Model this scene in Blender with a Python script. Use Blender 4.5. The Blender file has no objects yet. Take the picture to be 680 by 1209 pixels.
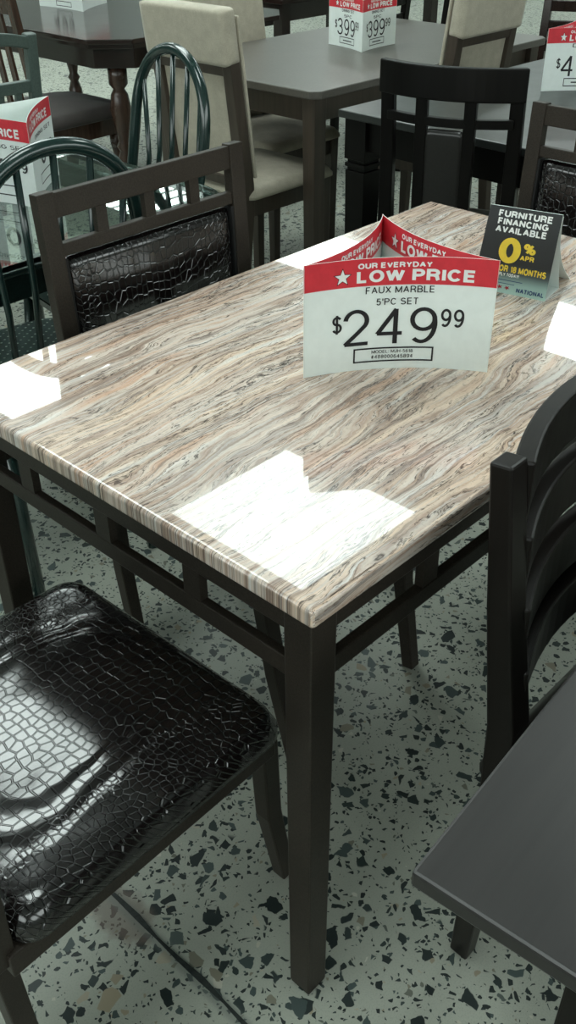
import bpy, bmesh, math, random
from mathutils import Vector, Matrix, noise
random.seed(7)
S = bpy.context.scene
COL = S.collection
R = math.radians
V = Vector

# ------------------------------------------------------------------ materials
class NT:
    def __init__(s, name):
        s.m = bpy.data.materials.new(name); s.m.use_nodes = True
        s.t = s.m.node_tree; s.b = s.t.nodes['Principled BSDF']
        s.out = s.t.nodes['Material Output']
    def n(s, typ, **kw):
        nd = s.t.nodes.new(typ)
        ins = kw.pop('ins', {})
        for k, v in kw.items(): setattr(nd, k, v)
        for k, v in ins.items(): s.put(nd.inputs[k], v)
        return nd
    def put(s, sock, v):
        if isinstance(v, bpy.types.NodeSocket): s.t.links.new(v, sock)
        elif isinstance(v, tuple) and len(v) == 3 and sock.type == 'RGBA': sock.default_value = (*v, 1)
        else: sock.default_value = v
    def bs(s, **kw):
        for k, v in kw.items(): s.put(s.b.inputs[k.replace('_', ' ')], v)
        return s
    def math(s, op, a, b=0.0, c=None, clamp=False):
        nd = s.n('ShaderNodeMath', operation=op, use_clamp=clamp)
        s.put(nd.inputs[0], a); s.put(nd.inputs[1], b)
        if c is not None: s.put(nd.inputs[2], c)
        return nd.outputs[0]
    def mix(s, f, a, b, typ='RGBA', blend='MIX'):
        nd = s.n('ShaderNodeMix', data_type=typ)
        if typ == 'RGBA': nd.blend_type = blend; i = (6, 7); o = 2
        else: i = (2, 3); o = 0
        s.put(nd.inputs[0], f); s.put(nd.inputs[i[0]], a); s.put(nd.inputs[i[1]], b)
        return nd.outputs[o]
    def ss(s, v, a, b, lo=0.0, hi=1.0):
        nd = s.n('ShaderNodeMapRange', interpolation_type='SMOOTHSTEP')
        for i, x in enumerate((v, a, b, lo, hi)): s.put(nd.inputs[i], x)
        return nd.outputs[0]
    def obj(s): return s.n('ShaderNodeTexCoord').outputs['Object']
    def mapv(s, v, scale=(1, 1, 1), rot=(0, 0, 0), loc=(0, 0, 0)):
        nd = s.n('ShaderNodeMapping'); s.put(nd.inputs[0], v)
        nd.inputs['Scale'].default_value = scale; nd.inputs['Rotation'].default_value = rot; nd.inputs['Location'].default_value = loc
        return nd.outputs[0]
    def noise(s, v, scale, detail=4, rough=.5, dist=0.0):
        nd = s.n('ShaderNodeTexNoise'); s.put(nd.inputs['Vector'], v)
        nd.inputs['Scale'].default_value = scale; nd.inputs['Detail'].default_value = detail
        nd.inputs['Roughness'].default_value = rough; nd.inputs['Distortion'].default_value = dist
        return nd.outputs
    def vor(s, v, scale, feature='F1', rnd=1.0, dim='3D'):
        nd = s.n('ShaderNodeTexVoronoi', feature=feature, voronoi_dimensions=dim); s.put(nd.inputs['Vector'], v)
        nd.inputs['Scale'].default_value = scale; nd.inputs['Randomness'].default_value = rnd
        return nd.outputs
    def ramp(s, f, stops):
        nd = s.n('ShaderNodeValToRGB'); s.put(nd.inputs[0], f)
        e = nd.color_ramp.elements
        while len(e) < len(stops): e.new(.5)
        for el, (p, c) in zip(e, stops): el.position = p; el.color = (*c, 1)
        return nd.outputs[0]
    def bump(s, h, strength=.5, dist=.002, normal=None):
        nd = s.n('ShaderNodeBump'); s.put(nd.inputs['Height'], h)
        nd.inputs['Strength'].default_value = strength; nd.inputs['Distance'].default_value = dist
        if normal is not None: s.put(nd.inputs['Normal'], normal)
        return nd.outputs[0]

def paint(name, col, rough=.4, spec=.5, speck=.25, scale=300, bump=.1, coat=0.0, metal=0.0):
    t = NT(name); o = t.obj()
    n = t.noise(o, scale, 3, .6)[0]; n2 = t.noise(o, 9, 4)[0]
    f = t.math('ADD', t.math('MULTIPLY', n, .7), t.math('MULTIPLY', n2, .3))
    a = tuple(c * (1 - speck) for c in col); b = tuple(min(1, c * (1 + speck)) for c in col)
    t.bs(Base_Color=t.mix(t.ss(f, .35, .65), a, b), Roughness=rough, Specular_IOR_Level=spec, Coat_Weight=coat, Coat_Roughness=.15, Metallic=metal)
    if bump: t.bs(Normal=t.bump(n, bump, .0005))
    return t.m

def mat_wood(name, col, rough=.3, grain=.25, spec=.5, axis=0, coat=0.0):
    t = NT(name); o = t.obj()
    sc = [60, 60, 60]; sc[axis] = 3
    n = t.noise(t.mapv(o, tuple(sc)), 1, 5, .6, .3)[0]
    m = t.noise(o, 6, 3)[0]
    f = t.math('ADD', t.math('MULTIPLY', n, .7), t.math('MULTIPLY', m, .3))
    a = tuple(c * (1 - grain) for c in col); b = tuple(min(1, c * (1 + grain)) for c in col)
    rr = t.mix(t.noise(o, 14, 4)[0], rough * .85, rough * 1.2, 'FLOAT')
    t.bs(Base_Color=t.mix(t.ss(f, .3, .7), a, b), Roughness=rr, Specular_IOR_Level=spec, Coat_Weight=coat, Coat_Roughness=.1, Normal=t.bump(n, .05, .0005))
    return t.m

def mat_fabric(name, col, scale=500, rough=.9):
    t = NT(name); o = t.obj()
    n = t.noise(o, scale, 2)[0]; m = t.noise(o, 30, 4)[0]
    a = tuple(c * .8 for c in col); b = tuple(min(1, c * 1.12) for c in col)
    t.bs(Base_Color=t.mix(t.ss(t.math('ADD', t.math('MULTIPLY', n, .6), t.math('MULTIPLY', m, .4)), .3, .7), a, b), Roughness=rough, Sheen_Weight=.15, Normal=t.bump(n, .3, .001))
    return t.m

def mat_marble():
    t = NT('faux_marble_laminate'); o = t.obj()
    so = t.n('ShaderNodeSeparateXYZ'); t.put(so.inputs[0], o)
    sn = t.n('ShaderNodeSeparateXYZ'); t.put(sn.inputs[0], t.n('ShaderNodeTexCoord').outputs['Normal'])
    co = t.n('ShaderNodeCombineXYZ'); t.put(co.inputs[0], so.outputs[0])
    t.put(co.inputs[1], t.math('ADD', so.outputs[1], t.math('MULTIPLY', so.outputs[2], t.ss(t.math('ABSOLUTE', sn.outputs[1]), .1, .9))))
    o = t.mapv(co.outputs[0], (1, 1, 0), (0, 0, R(-2)))
    # slow meander of the veins
    w = t.noise(t.mapv(o, (2.2, 6, 1)), 1, 3, .5)[0]
    w2 = t.noise(t.mapv(o, (9, 22, 1), (0, 0, 0), (3, 1, 0)), 1, 4, .6)[0]
    off = t.math('ADD', t.math('MULTIPLY', t.math('SUBTRACT', w, .5), .11), t.math('MULTIPLY', t.math('SUBTRACT', w2, .5), .022))
    cx = t.n('ShaderNodeCombineXYZ'); t.put(cx.inputs[1], off)
    add = t.n('ShaderNodeVectorMath', operation='ADD'); t.put(add.inputs[0], o); t.put(add.inputs[1], cx.outputs[0])
    p = add.outputs[0]
    big = t.noise(t.mapv(p, (.8, 12, 1)), 1, 7, .66)[0]
    col = t.ramp(big, [(.28, (.30, .165, .11)), (.37, (.58, .38, .27)), (.43, (.78, .61, .48)), (.48, (.46, .32, .25)), (.53, (.72, .61, .53)), (.60, (.60, .38, .27)), (.68, (.80, .67, .57))])
    # long whitish and dark streaks
    for (sx, sy, lo, hi, amt, c, sd) in ((2.0, 95, .50, .62, .72, (.19, .13, .105), 7), (1.6, 60, .52, .66, .8, (.80, .78, .76), 1), (1.2, 34, .53, .64, .5, (.32, .27, .25), 13), (2.6, 150, .50, .64, .55, (.62, .58, .55), 17)):
        st = t.noise(t.mapv(p, (sx, sy, 1), (0, 0, 0), (sd, sd * .6, 0)), 1, 6, .66)[0]
        col = t.mix(t.ss(st, lo, hi, 0, amt), col, c)
    # thin dark veins that follow the grain
    for k, (sx, sy, wd, sd) in enumerate(((2.2, 30, .010, 11), (4.5, 60, .013, 5), (1.4, 20, .006, 21), (7, 80, .016, 31))):
        nn = t.noise(t.mapv(p, (sx, sy, 1), (0, 0, 0), (sd, sd * .7, 0)), 1, 5, .62, .15)[0]
        d = t.math('ABSOLUTE', t.math('SUBTRACT', nn, .5))
        gate = t.noise(t.mapv(p, (3, 16, 1), (0, 0, 0), (sd * 2, 3, 0)), 1, 3)[0]
        v = t.math('MULTIPLY', t.ss(d, 0.0, wd, 1, 0), t.ss(gate, .42, .56, 0, .9))
        col = t.mix(v, col, (.045, .032, .028))
    gr = t.noise(o, 240, 3)[0]
    col = t.mix(t.ss(gr, .56, .72, 0, .25), col, (.12, .09, .07))
    t.bs(Base_Color=col, Roughness=.2, Specular_IOR_Level=.15, Coat_Weight=1.0, Coat_Roughness=.012, Coat_IOR=1.46,
         Normal=t.bump(st, .03, .0004))
    return t.m

def mat_terrazzo():
    t = NT('terrazzo'); g = t.n('ShaderNodeNewGeometry').outputs['Position']
    p = t.mapv(g, (1, 1, 0))
    wn = t.noise(p, 28, 3)[1]
    s = t.n('ShaderNodeVectorMath', operation='SCALE'); t.put(s.inputs[0], wn); s.inputs['Scale'].default_value = .018
    a = t.n('ShaderNodeVectorMath', operation='ADD'); t.put(a.inputs[0], p); t.put(a.inputs[1], s.outputs[0])
    p2 = a.outputs[0]
    base = t.mix(t.noise(p, 2.2, 5)[0], (.27, .29, .245), (.41, .425, .36))
    base = t.mix(t.ss(t.noise(p, 380, 3)[0], .45, .7, 0, .5), base, (.27, .29, .25))
    for k, (sc, keep, e0, e1) in enumerate(((150, .66, .10, .17), (80, .62, .10, .17), (46, .63, .09, .14), (34, .82, .10, .16))):
        q = t.mapv(p2, (1, 1, 0), (0, 0, .7 * k), (k * 3.3, k * 1.7, 0))
        de = t.vor(q, sc, 'DISTANCE_TO_EDGE')[0]
        vc = t.n('ShaderNodeSeparateColor'); t.put(vc.inputs[0], t.vor(q, sc)[1])
        thr = t.math('ADD', t.math('MULTIPLY', vc.outputs[1], .22), e0)
        m = t.math('MULTIPLY', t.math('GREATER_THAN', vc.outputs[0], keep), t.ss(t.math('SUBTRACT', de, thr), 0.0, .03))
        c = t.ramp(vc.outputs[2], [(0, (.010, .017, .016)), (.7, (.020, .032, .030)), (.93, (.06, .085, .08)), (.985, (.30, .26, .18)), (1, (.5, .5, .43))])
        base = t.mix(m, base, c)
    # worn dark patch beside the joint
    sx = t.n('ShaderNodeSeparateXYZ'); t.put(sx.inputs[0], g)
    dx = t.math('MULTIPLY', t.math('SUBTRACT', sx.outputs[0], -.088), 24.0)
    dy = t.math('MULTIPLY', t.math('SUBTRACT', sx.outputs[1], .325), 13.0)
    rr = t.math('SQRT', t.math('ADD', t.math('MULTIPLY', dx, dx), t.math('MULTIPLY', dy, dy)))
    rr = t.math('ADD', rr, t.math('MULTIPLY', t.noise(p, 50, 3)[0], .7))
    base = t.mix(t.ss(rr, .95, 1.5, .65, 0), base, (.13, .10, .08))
    jl = t.math('ABSOLUTE', t.math('ADD', sx.outputs[0], .078))
    base = t.mix(t.ss(jl, .004, .016, .5, 0), base, (.12, .14, .13))
    t.bs(Base_Color=base, Roughness=t.mix(t.noise(p, 5, 4)[0], .38, .6, 'FLOAT'), Specular_IOR_Level=.35)
    return t.m

def mat_croc():
    t = NT('crocodile_embossed_vinyl'); o = t.obj()
    wn = t.noise(o, 6, 1)[1]
    s = t.n('ShaderNodeVectorMath', operation='SCALE'); t.put(s.inputs[0], wn); s.inputs['Scale'].default_value = .028
    a = t.n('ShaderNodeVectorMath', operation='ADD'); t.put(a.inputs[0], o); t.put(a.inputs[1], s.outputs[0])
    s2 = t.n('ShaderNodeSeparateXYZ'); t.put(s2.inputs[0], a.outputs[0])
    cb = t.n('ShaderNodeCombineXYZ'); t.put(cb.inputs[0], t.math('ADD', s2.outputs[0], s2.outputs[2])); t.put(cb.inputs[1], s2.outputs[1])
    p = cb.outputs[0]
    sp = t.n('ShaderNodeSeparateXYZ'); t.put(sp.inputs[0], o)
    r = t.math('ABSOLUTE', sp.outputs[1])
    m = t.ss(t.math('ADD', r, t.math('MULTIPLY', t.noise(o, 14, 2)[0], .05)), .165, .19)
    d1 = t.vor(t.mapv(p, (.8, 1, 1)), 78, 'DISTANCE_TO_EDGE', .5, '2D')[0]
    d2 = t.vor(t.mapv(p, (1, 1, 1)), 100, 'DISTANCE_TO_EDGE', .8, '2D')[0]
    c1 = t.ss(d1, .02, .10); c2 = t.ss(d2, .02, .13)
    h = t.mix(m, c1, c2, 'FLOAT')
    fx = t.math('MULTIPLY', t.math('ABSOLUTE', sp.outputs[0]), .74)
    ff_ = t.math('ADD', t.math('POWER', t.math('ADD', t.math('POWER', fx, 5.0), t.math('POWER', r, 5.0)), 1 / 5), t.math('MULTIPLY', t.noise(o, 7, 2)[0], .09))
    g1 = t.math('ABSOLUTE', t.math('SUBTRACT', ff_, .165)); g2 = t.math('ABSOLUTE', t.math('SUBTRACT', ff_, .195))
    big = t.math('ADD', t.math('MULTIPLY', t.ss(g1, 0.0, .014), .30), t.math('MULTIPLY', t.ss(g2, 0.0, .012), .22))
    big = t.math('ADD', big, t.math('MULTIPLY', t.noise(t.mapv(p, (1, 2.0, 1)), 8, 1)[0], .5))
    fine = t.noise(o, 500, 2)[0]
    n0 = t.bump(big, .5, .008)
    n1 = t.bump(fine, .05, .0005, n0)
    n2 = t.bump(h, 1.0, .0013, n1)
    t.bs(Base_Color=t.mix(h, (.002, .002, .002), (.007, .005, .005)), Roughness=.15, Specular_IOR_Level=.9, Normal=n2)
    return t.m

def mat_dots():
    t = NT('dotted_seat_cloth'); o = t.obj()
    q = t.mapv(o, (52, 52, 0), (0, 0, R(45)))
    f = t.n('ShaderNodeVectorMath', operation='FRACTION'); t.put(f.inputs[0], q)
    sb = t.n('ShaderNodeVectorMath', operation='SUBTRACT'); t.put(sb.inputs[0], f.outputs[0]); sb.inputs[1].default_value = (.5, .5, 0)
    ln = t.n('ShaderNodeVectorMath', operation='LENGTH'); t.put(ln.inputs[0], sb.outputs[0])
    t.bs(Base_Color=t.mix(t.ss(ln.outputs['Value'], .10, .16), (.75, .8, .74), (.018, .04, .036)), Roughness=.75)
    return t.m

def mat_glass(name, tint, rough=0.0):
    t = NT(name)
    t.bs(Base_Color=tint, Roughness=rough, Transmission_Weight=1.0, IOR=1.5)
    return t.m

def mat_emit(name, col, strength):
    t = NT(name); e = t.n('ShaderNodeEmission'); e.inputs[0].default_value = (*col, 1); e.inputs[1].default_value = strength
    t.t.links.new(e.outputs[0], t.out.inputs[0]); return t.m

def mat_flyer():
    t = NT('flyer_front_print')
    at = t.n('ShaderNodeAttribute', attribute_name='vv')
    c = t.ramp(at.outputs['Fac'], [(0, (.42, .60, .54)), (.12, (.30, .44, .41)), (.24, (.06, .08, .085)), (.36, (.018, .018, .02)), (1, (.022, .024, .026))])
    t.bs(Base_Color=c, Roughness=.35)
    return t.m

M = dict(
    marble=mat_marble(), floor=mat_terrazzo(), croc=mat_croc(), dots=mat_dots(),
    metal=paint('brown_powder_coat', (.030, .024, .019), .40, .22, .3, 420, .15),
    ladder=mat_wood('espresso_wood', (.008, .006, .005), .32, .3, .2, 2),
    espresso=mat_wood('espresso_table_finish', (.018, .016, .0155), .36, .2, .5, 0),
    black=mat_wood('black_wood', (.004, .0035, .003), .38, .25, .16, 2),
    blacktop=mat_wood('black_table_finish', (.016, .018, .017), .30, .25, .6, 0),
    oct=mat_wood('cherry_brown_finish', (.018, .010, .008), .16, .3, .6, 0),
    turned=mat_wood('turned_mahogany', (.045, .024, .016), .25, .4, .6, 2),
    greytop=paint('grey_brown_table_finish', (.085, .078, .068), .33, .55, .12, 120, 0),
    brown=mat_wood('walnut_brown_wood', (.05, .037, .027), .4, .25, .5, 2),
    cream=mat_fabric('cream_cloth', (.42, .38, .30)),
    cushion=mat_fabric('dark_brown_cloth', (.035, .028, .025)),
    leather=paint('black_leather', (.012, .011, .010), .28, .5, .2, 160, .25),
    green=paint('dark_green_metal', (.008, .024, .021), .2, .55, .2, 200, .05, coat=.4),
    sage=paint('grey_green_paint', (.06, .085, .075), .4, .5, .15, 200, .05),
    paper=paint('white_card', (.78, .84, .81), .45, .4, .02, 60, 0),
    paperin=paint('white_card_inside', (.74, .80, .77), .55, .3, .02, 60, 0),
    red=paint('red_print', (.62, .035, .05), .4, .4, .06, 60, 0),
    white=paint('white_print', (.80, .82, .80), .45, .4, .02, 60, 0),
    ink=paint('black_print', (.012, .012, .014), .45, .4, .05, 60, 0),
    yellow=paint('yellow_print', (.78, .56, .05), .4, .4, .05, 60, 0),
    navy=paint('navy_print', (.02, .05, .14), .4, .4, .05, 60, 0),
    maroon=paint('maroon_print', (.30, .02, .03), .4, .4, .05, 60, 0),
    flyer=mat_flyer(),
    glass=mat_glass('green_tinted_glass', (.80, .93, .88)),
    steel=paint('grey_steel', (.20, .22, .21), .5, .5, .1, 30, .05),
    deck=paint('ceiling_deck', (.24, .27, .26), .8, .2, .1, 4, 0),
    wall=paint('warehouse_wall', (.34, .38, .36), .85, .2, .06, 3, 0),
    joint=paint('joint_filler', (.02, .025, .023), .6, .3, .3, 90, .2),
    rubber=paint('black_rubber', (.012, .012, .012), .7, .3, .1, 90, 0),
    sky=mat_emit('skylight_daylight', (.88, 1.0, .96), 9.5), sky2=mat_emit('skylight_dull', (.88, 1.0, .96), 9.5), fill=mat_emit('fill_window_glow', (.90, 1.0, .97), 4.0),
)

# ------------------------------------------------------------------ mesh helpers
def link(name, me, mat, parent=None, bevel=0, smooth=False, seg=2):
    o = bpy.data.objects.new(name, me); COL.objects.link(o)
    if mat is not None and not me.materials: me.materials.append(mat)
    if parent is not None: o.parent = parent
    if smooth:
        for p in me.polygons: p.use_smooth = True
    if bevel:
        b = o.modifiers.new('bevel', 'BEVEL'); b.width = bevel; b.segments = seg; b.limit_method = 'ANGLE'; b.angle_limit = R(35)
    return o

class MB:
    def __init__(s): s.bm = bmesh.new()
    def hexa(s, pts):
        v = [s.bm.verts.new(p) for p in pts]
        for f in ((0, 3, 2, 1), (4, 5, 6, 7), (0, 1, 5, 4), (1, 2, 6, 5), (2, 3, 7, 6), (3, 0, 4, 7)):
            s.bm.faces.new([v[i] for i in f])
        return s
    def box(s, x0, x1, y0, y1, z0, z1):
        return s.hexa([(x0, y0, z0), (x1, y0, z0), (x1, y1, z0), (x0, y1, z0), (x0, y0, z1), (x1, y0, z1), (x1, y1, z1), (x0, y1, z1)])
    def path(s, pts, w, d, side=(0, 1, 0)):
        """rectangular bar through pts; w along side, d across; w/d may be lists"""
        pts = [V(p) for p in pts]; n = len(pts); side = V(side)
        W = w if isinstance(w, (list, tuple)) else [w] * n; D = d if isinstance(d, (list, tuple)) else [d] * n
        rings = []
        for i, p in enumerate(pts):
            t = (pts[min(i + 1, n - 1)] - pts[max(i - 1, 0)]).normalized()
            a = (side - t * side.dot(t)).normalized(); b = t.cross(a)
            rings.append([s.bm.verts.new(p + a * (sx * W[i] / 2) + b * (sy * D[i] / 2)) for sx, sy in ((-1, -1), (1, -1), (1, 1), (-1, 1))])
        for i in range(n - 1):
            for k in range(4):
                s.bm.faces.new([rings[i][k], rings[i][(k + 1) % 4], rings[i + 1][(k + 1) % 4], rings[i + 1][k]])
        s.bm.faces.new(rings[0][::-1]); s.bm.faces.new(rings[-1])
        return s
    def tube(s, pts, r, seg=12, closed=False):
        pts = [V(p) for p in pts]; n = len(pts)
        rr = r if isinstance(r, (list, tuple)) else [r] * n
        rings = []; prev = None
        for i, p in enumerate(pts):
            if closed: t = (pts[(i + 1) % n] - pts[i - 1]).normalized()
            else: t = (pts[min(i + 1, n - 1)] - pts[max(i - 1, 0)]).normalized()
            if prev is None:
                a = V((0, 0, 1)) if abs(t.z) < .9 else V((1, 0, 0))
            else: a = prev
            a = (a - t * a.dot(t)).normalized(); prev = a; b = t.cross(a)
            rings.append([s.bm.verts.new(p + (a * math.cos(2 * math.pi * k / seg) + b * math.sin(2 * math.pi * k / seg)) * rr[i]) for k in range(seg)])
        m = n if closed else n - 1
        for i in range(m):
            A, B = rings[i], rings[(i + 1) % n]
            for k in range(seg): s.bm.faces.new([A[k], A[(k + 1) % seg], B[(k + 1) % seg], B[k]])
        if not closed:
            s.bm.faces.new(rings[0][::-1]); s.bm.faces.new(rings[-1])
        return s
    def lathe(s, c, prof, seg=20):
        c = V(c)
        return s.tube([c + V((0, 0, z)) for z, r in prof], [r for z, r in prof], seg)
    def prism(s, poly, z0, z1):
        a = [s.bm.verts.new((x, y, z0)) for x, y in poly]; b = [s.bm.verts.new((x, y, z1)) for x, y in poly]
        n = len(poly)
        for i in range(n): s.bm.faces.new([a[i], a[(i + 1) % n], b[(i + 1) % n], b[i]])
        s.bm.faces.new(a[::-1]); s.bm.faces.new(b)
        return s
    def done(s, name, mat, parent=None, bevel=0, smooth=False, seg=2):
        bmesh.ops.recalc_face_normals(s.bm, faces=s.bm.faces)
        me = bpy.data.meshes.new(name); s.bm.to_mesh(me); s.bm.free()
        return link(name, me, mat, parent, bevel, smooth, seg)

def cushion(name, mat, parent, sx, sy, z0, z1, crown=.012, rc=.05, taper=0.0, n=40, rim=.018, mx=None):
    """rounded upholstered pad: plan sx by sy with rounded corners, domed top; mx optional Matrix"""
    bm = bmesh.new(); rows = []
    def sq(u, v):
        # map square to rounded rectangle, keeping centre density
        x, y = u * sx / 2, v * sy / 2
        hx, hy = sx / 2, sy / 2
        ax, ay = abs(x), abs(y)
        f = max(ax / hx, ay / hy)
        if f < 1e-6: return 0, 0
        ex, ey = ax / f, ay / f
        cx, cy = max(0, ex - (hx - rc)), max(0, ey - (hy - rc))
        if cx > 0 and cy > 0:
            k = rc / math.hypot(cx, cy)
            if k < 1: ex, ey = hx - rc + cx * k, hy - rc + cy * k
        X, Y = math.copysign(ex * f, x), math.copysign(ey * f, y)
        return X, Y * (1 - taper * (X / sx + .5) * -1 - taper * .5) if taper else Y
    top = {}; bot = {}
    for i in range(n + 1):
        for j in range(n + 1):
            u, v = -1 + 2 * i / n, -1 + 2 * j / n
            x, y = sq(u, v)
            f = max(abs(u), abs(v))
            edge = (1 - f) * min(sx, sy) / 2
            zz = z1 - crown + crown * (1 - u * u) * (1 - v * v) ** 1.0
            if edge < rim: zz -= rim * (1 - math.sqrt(max(0, 1 - (1 - edge / rim) ** 2)))
            top[i, j] = bm.verts.new((x, y, zz))
            zb = z0 + (0 if edge > rim * .5 else .3 * rim * (1 - edge / (rim * .5)))
            if f >= .999: bot[i, j] = bm.verts.new((x, y, max(z0 + .003, min(zb, zz - .001))))
            else: bot[i, j] = bm.verts.new((x, y, z0))
    for i in range(n):
        for j in range(n):
            bm.faces.new([top[i, j], top[i + 1, j], top[i + 1, j + 1], top[i, j + 1]])
            bm.faces.new([bot[i, j], bot[i, j + 1], bot[i + 1, j + 1], bot[i + 1, j]])
    ring = [(i, 0) for i in range(n)] + [(n, j) for j in range(n)] + [(i, n) for i in range(n, 0, -1)] + [(0, j) for j in range(n, 0, -1)]
    for a, b in zip(ring, ring[1:] + ring[:1]): bm.faces.new([top[a], bot[a], bot[b], top[b]])
    if mx is not None: bm.transform(mx)
    bmesh.ops.recalc_face_normals(bm, faces=bm.faces)
    me = bpy.data.meshes.new(name); bm.to_mesh(me); bm.free()
    return link(name, me, mat, parent, smooth=True)

def thing(name, label, cat, loc=(0, 0, 0), rz=0, group=None):
    o = bpy.data.objects.new(name, None); COL.objects.link(o)
    o.location = loc; o.rotation_euler = (0, 0, rz); o.empty_display_size = .1
    o['label'] = label; o['category'] = cat
    if group: o['group'] = group
    return o
def struct(o): o['kind'] = 'structure'; return o
def tree(o): return [o] + [d for c in o.children for d in tree(c)]
def dup(root, loc, rz, label, group=None):
    def cp(o, par):
        c = o.copy(); COL.objects.link(c)
        if par is not None: c.parent = par
        for ch in o.children: cp(ch, c)
        return c
    r = cp(root, None); r.location = loc; r.rotation_euler = (0, 0, rz); r['label'] = label
    if group: r['group'] = group
    return r

# ------------------------------------------------------------------ lettering
# plain sans serif letters drawn as strokes in a unit box: (width, [centre lines])
def arc(cx, cy, rx, ry, a0, a1, n=14):
    return [(cx + rx * math.cos(R(a0 + (a1 - a0) * i / n)), cy + ry * math.sin(R(a0 + (a1 - a0) * i / n))) for i in range(n + 1)]
_S = arc(.5, .755, .46, .245, 25, 262) + arc(.5, .262, .5, .262, 82, -155)
STROKES = {
    'A': (.74, [[(0, -.0), (.5, 1.0), (1, 0)], [(.17, .33), (.83, .33)]]),
    'B': (.66, [[(.6, .53), (0, .53), (0, 0), (.6, 0)] + arc(.6, .265, .4, .265, -90, 90)[1:], [(0, .5), (0, 1), (.55, 1)] + arc(.55, .765, .37, .235, 90, -90)[1:]]),
    'C': (.72, [arc(.5, .5, .5, .5, 38, 322, 26)]),
    'D': (.72, [[(0, 0), (0, 1), (.42, 1)] + arc(.42, .5, .58, .5, 90, -90, 20)[1:] + [(-.05, 0)]]),
    'E': (.62, [[(1, 1), (0, 1), (0, 0), (1, 0)], [(0, .53), (.92, .53)]]),
    'F': (.58, [[(1, 1), (0, 1), (0, -.06)], [(0, .5), (.88, .5)]]),
    'G': (.76, [arc(.5, .5, .5, .5, 40, 325, 26) + [(1, .22), (1, .47), (.55, .47)]]),
    'H': (.70, [[(0, -.06), (0, 1.06)], [(1, -.06), (1, 1.06)], [(0, .53), (1, .53)]]),
    'I': (.15, [[(.5, -.06), (.5, 1.06)]]),
    'L': (.56, [[(0, 1.06), (0, 0), (1.05, 0)]]),
    'M': (.84, [[(0, -.06), (0, 1), (.5, .05), (1, 1), (1, -.06)]]),
    'N': (.70, [[(0, -.06), (0, 1), (1, 0), (1, 1.06)]]),
    'O': (.78, [arc(.5, .5, .5, .5, 0, 360, 30)]),
    'P': (.64, [[(0, -.06), (0, 1), (.55, 1)] + arc(.55, .735, .45, .265, 90, -90)[1:] + [(0, .47)]]),
    'R': (.70, [[(0, -.06), (0, 1), (.52, 1)] + arc(.52, .745, .42, .255, 90, -90)[1:] + [(0, .49)], [(.52, .49), (.85, .36), (.93, .05), (1, -.04)]]),
    'S': (.66, [_S]),
    'T': (.62, [[(-.05, 1), (1.05, 1)], [(.5, 1), (.5, -.06)]]),
    'U': (.70, [[(0, 1.06), (0, .36)] + arc(.5, .36, .5, .36, 180, 360, 18)[1:] + [(1, 1.06)]]),
    'V': (.70, [[(0, 1), (.5, 0), (1, 1)]]),
    'W': (1.0, [[(0, 1), (.25, 0), (.5, 1), (.75, 0), (1, 1)]]),
    'X': (.70, [[(0, 0), (1, 1)], [(0, 1), (1, 0)]]),
    'Y': (.68, [[(0, 1), (.5, .45), (1, 1)], [(.5, .5), (.5, -.06)]]),
    'J': (.50, [[(1, 1.06), (1, .3)] + arc(.5, .3, .5, .3, 0, -175, 14)[1:]]),
    '0': (.56, [arc(.5, .5, .5, .5, 0, 360, 30)]),
    '1': (.34, [[(.0, .78), (.55, .84), (1, 1), (1, -.06)]]),
    '2': (.58, [arc(.5, .71, .48, .29, 175, -32, 18) + [(.62, .36), (.02, 0), (1.05, 0)]]),
    '3': (.58, [arc(.48, .755, .44, .245, 160, -80, 16) + [(.35, .51)], [(.35, .525)] + arc(.48, .265, .5, .265, 80, -165, 18)]),
    '4': (.60, [[(.76, -.05), (.76, 1), (0, .27), (1.05, .27)]]),
    '5': (.58, [[(.92, 1), (.17, 1), (.06, .47)] + arc(.48, .32, .5, .32, 138, -155, 20)]),
    '6': (.58, [arc(.5, .31, .49, .31, 90, 450, 24), arc(.56, .45, .57, .55, 55, 195, 16)]),
    '8': (.58, [arc(.5, .76, .43, .24, 0, 360, 22), arc(.5, .265, .5, .265, 0, 360, 24)]),
    '9': (.58, [arc(.5, .69, .49, .31, -90, 270, 24), arc(.44, .55, .57, .55, -125, 15, 16)]),
    '$': (.60, [_S, [(.5, -.14), (.5, 1.14)]]),
    '%': (.90, [arc(.2, .77, .2, .23, 0, 360, 18), arc(.8, .23, .2, .23, 0, 360, 18), [(.75, 1.0), (.25, 0)]]),
    '#': (.62, [[(.25, 0), (.42, 1)], [(.62, 0), (.79, 1)], [(0, .34), (.95, .34)], [(.06, .67), (1, .67)]]),
    "'": (.12, [[(.5, 1.05), (.5, .68)]]),
    ':': (.12, [[(.5, -.05), (.5, .09)], [(.5, .55), (.5, .69)]]),
    '!': (.14, [[(.5, -.05), (.5, .09)], [(.5, .28), (.5, 1.05)]]),
    '/': (.34, [[(0, 0), (1, 1)]]),
    '-': (.34, [[(0, .36), (1, .36)]]),
}
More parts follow.
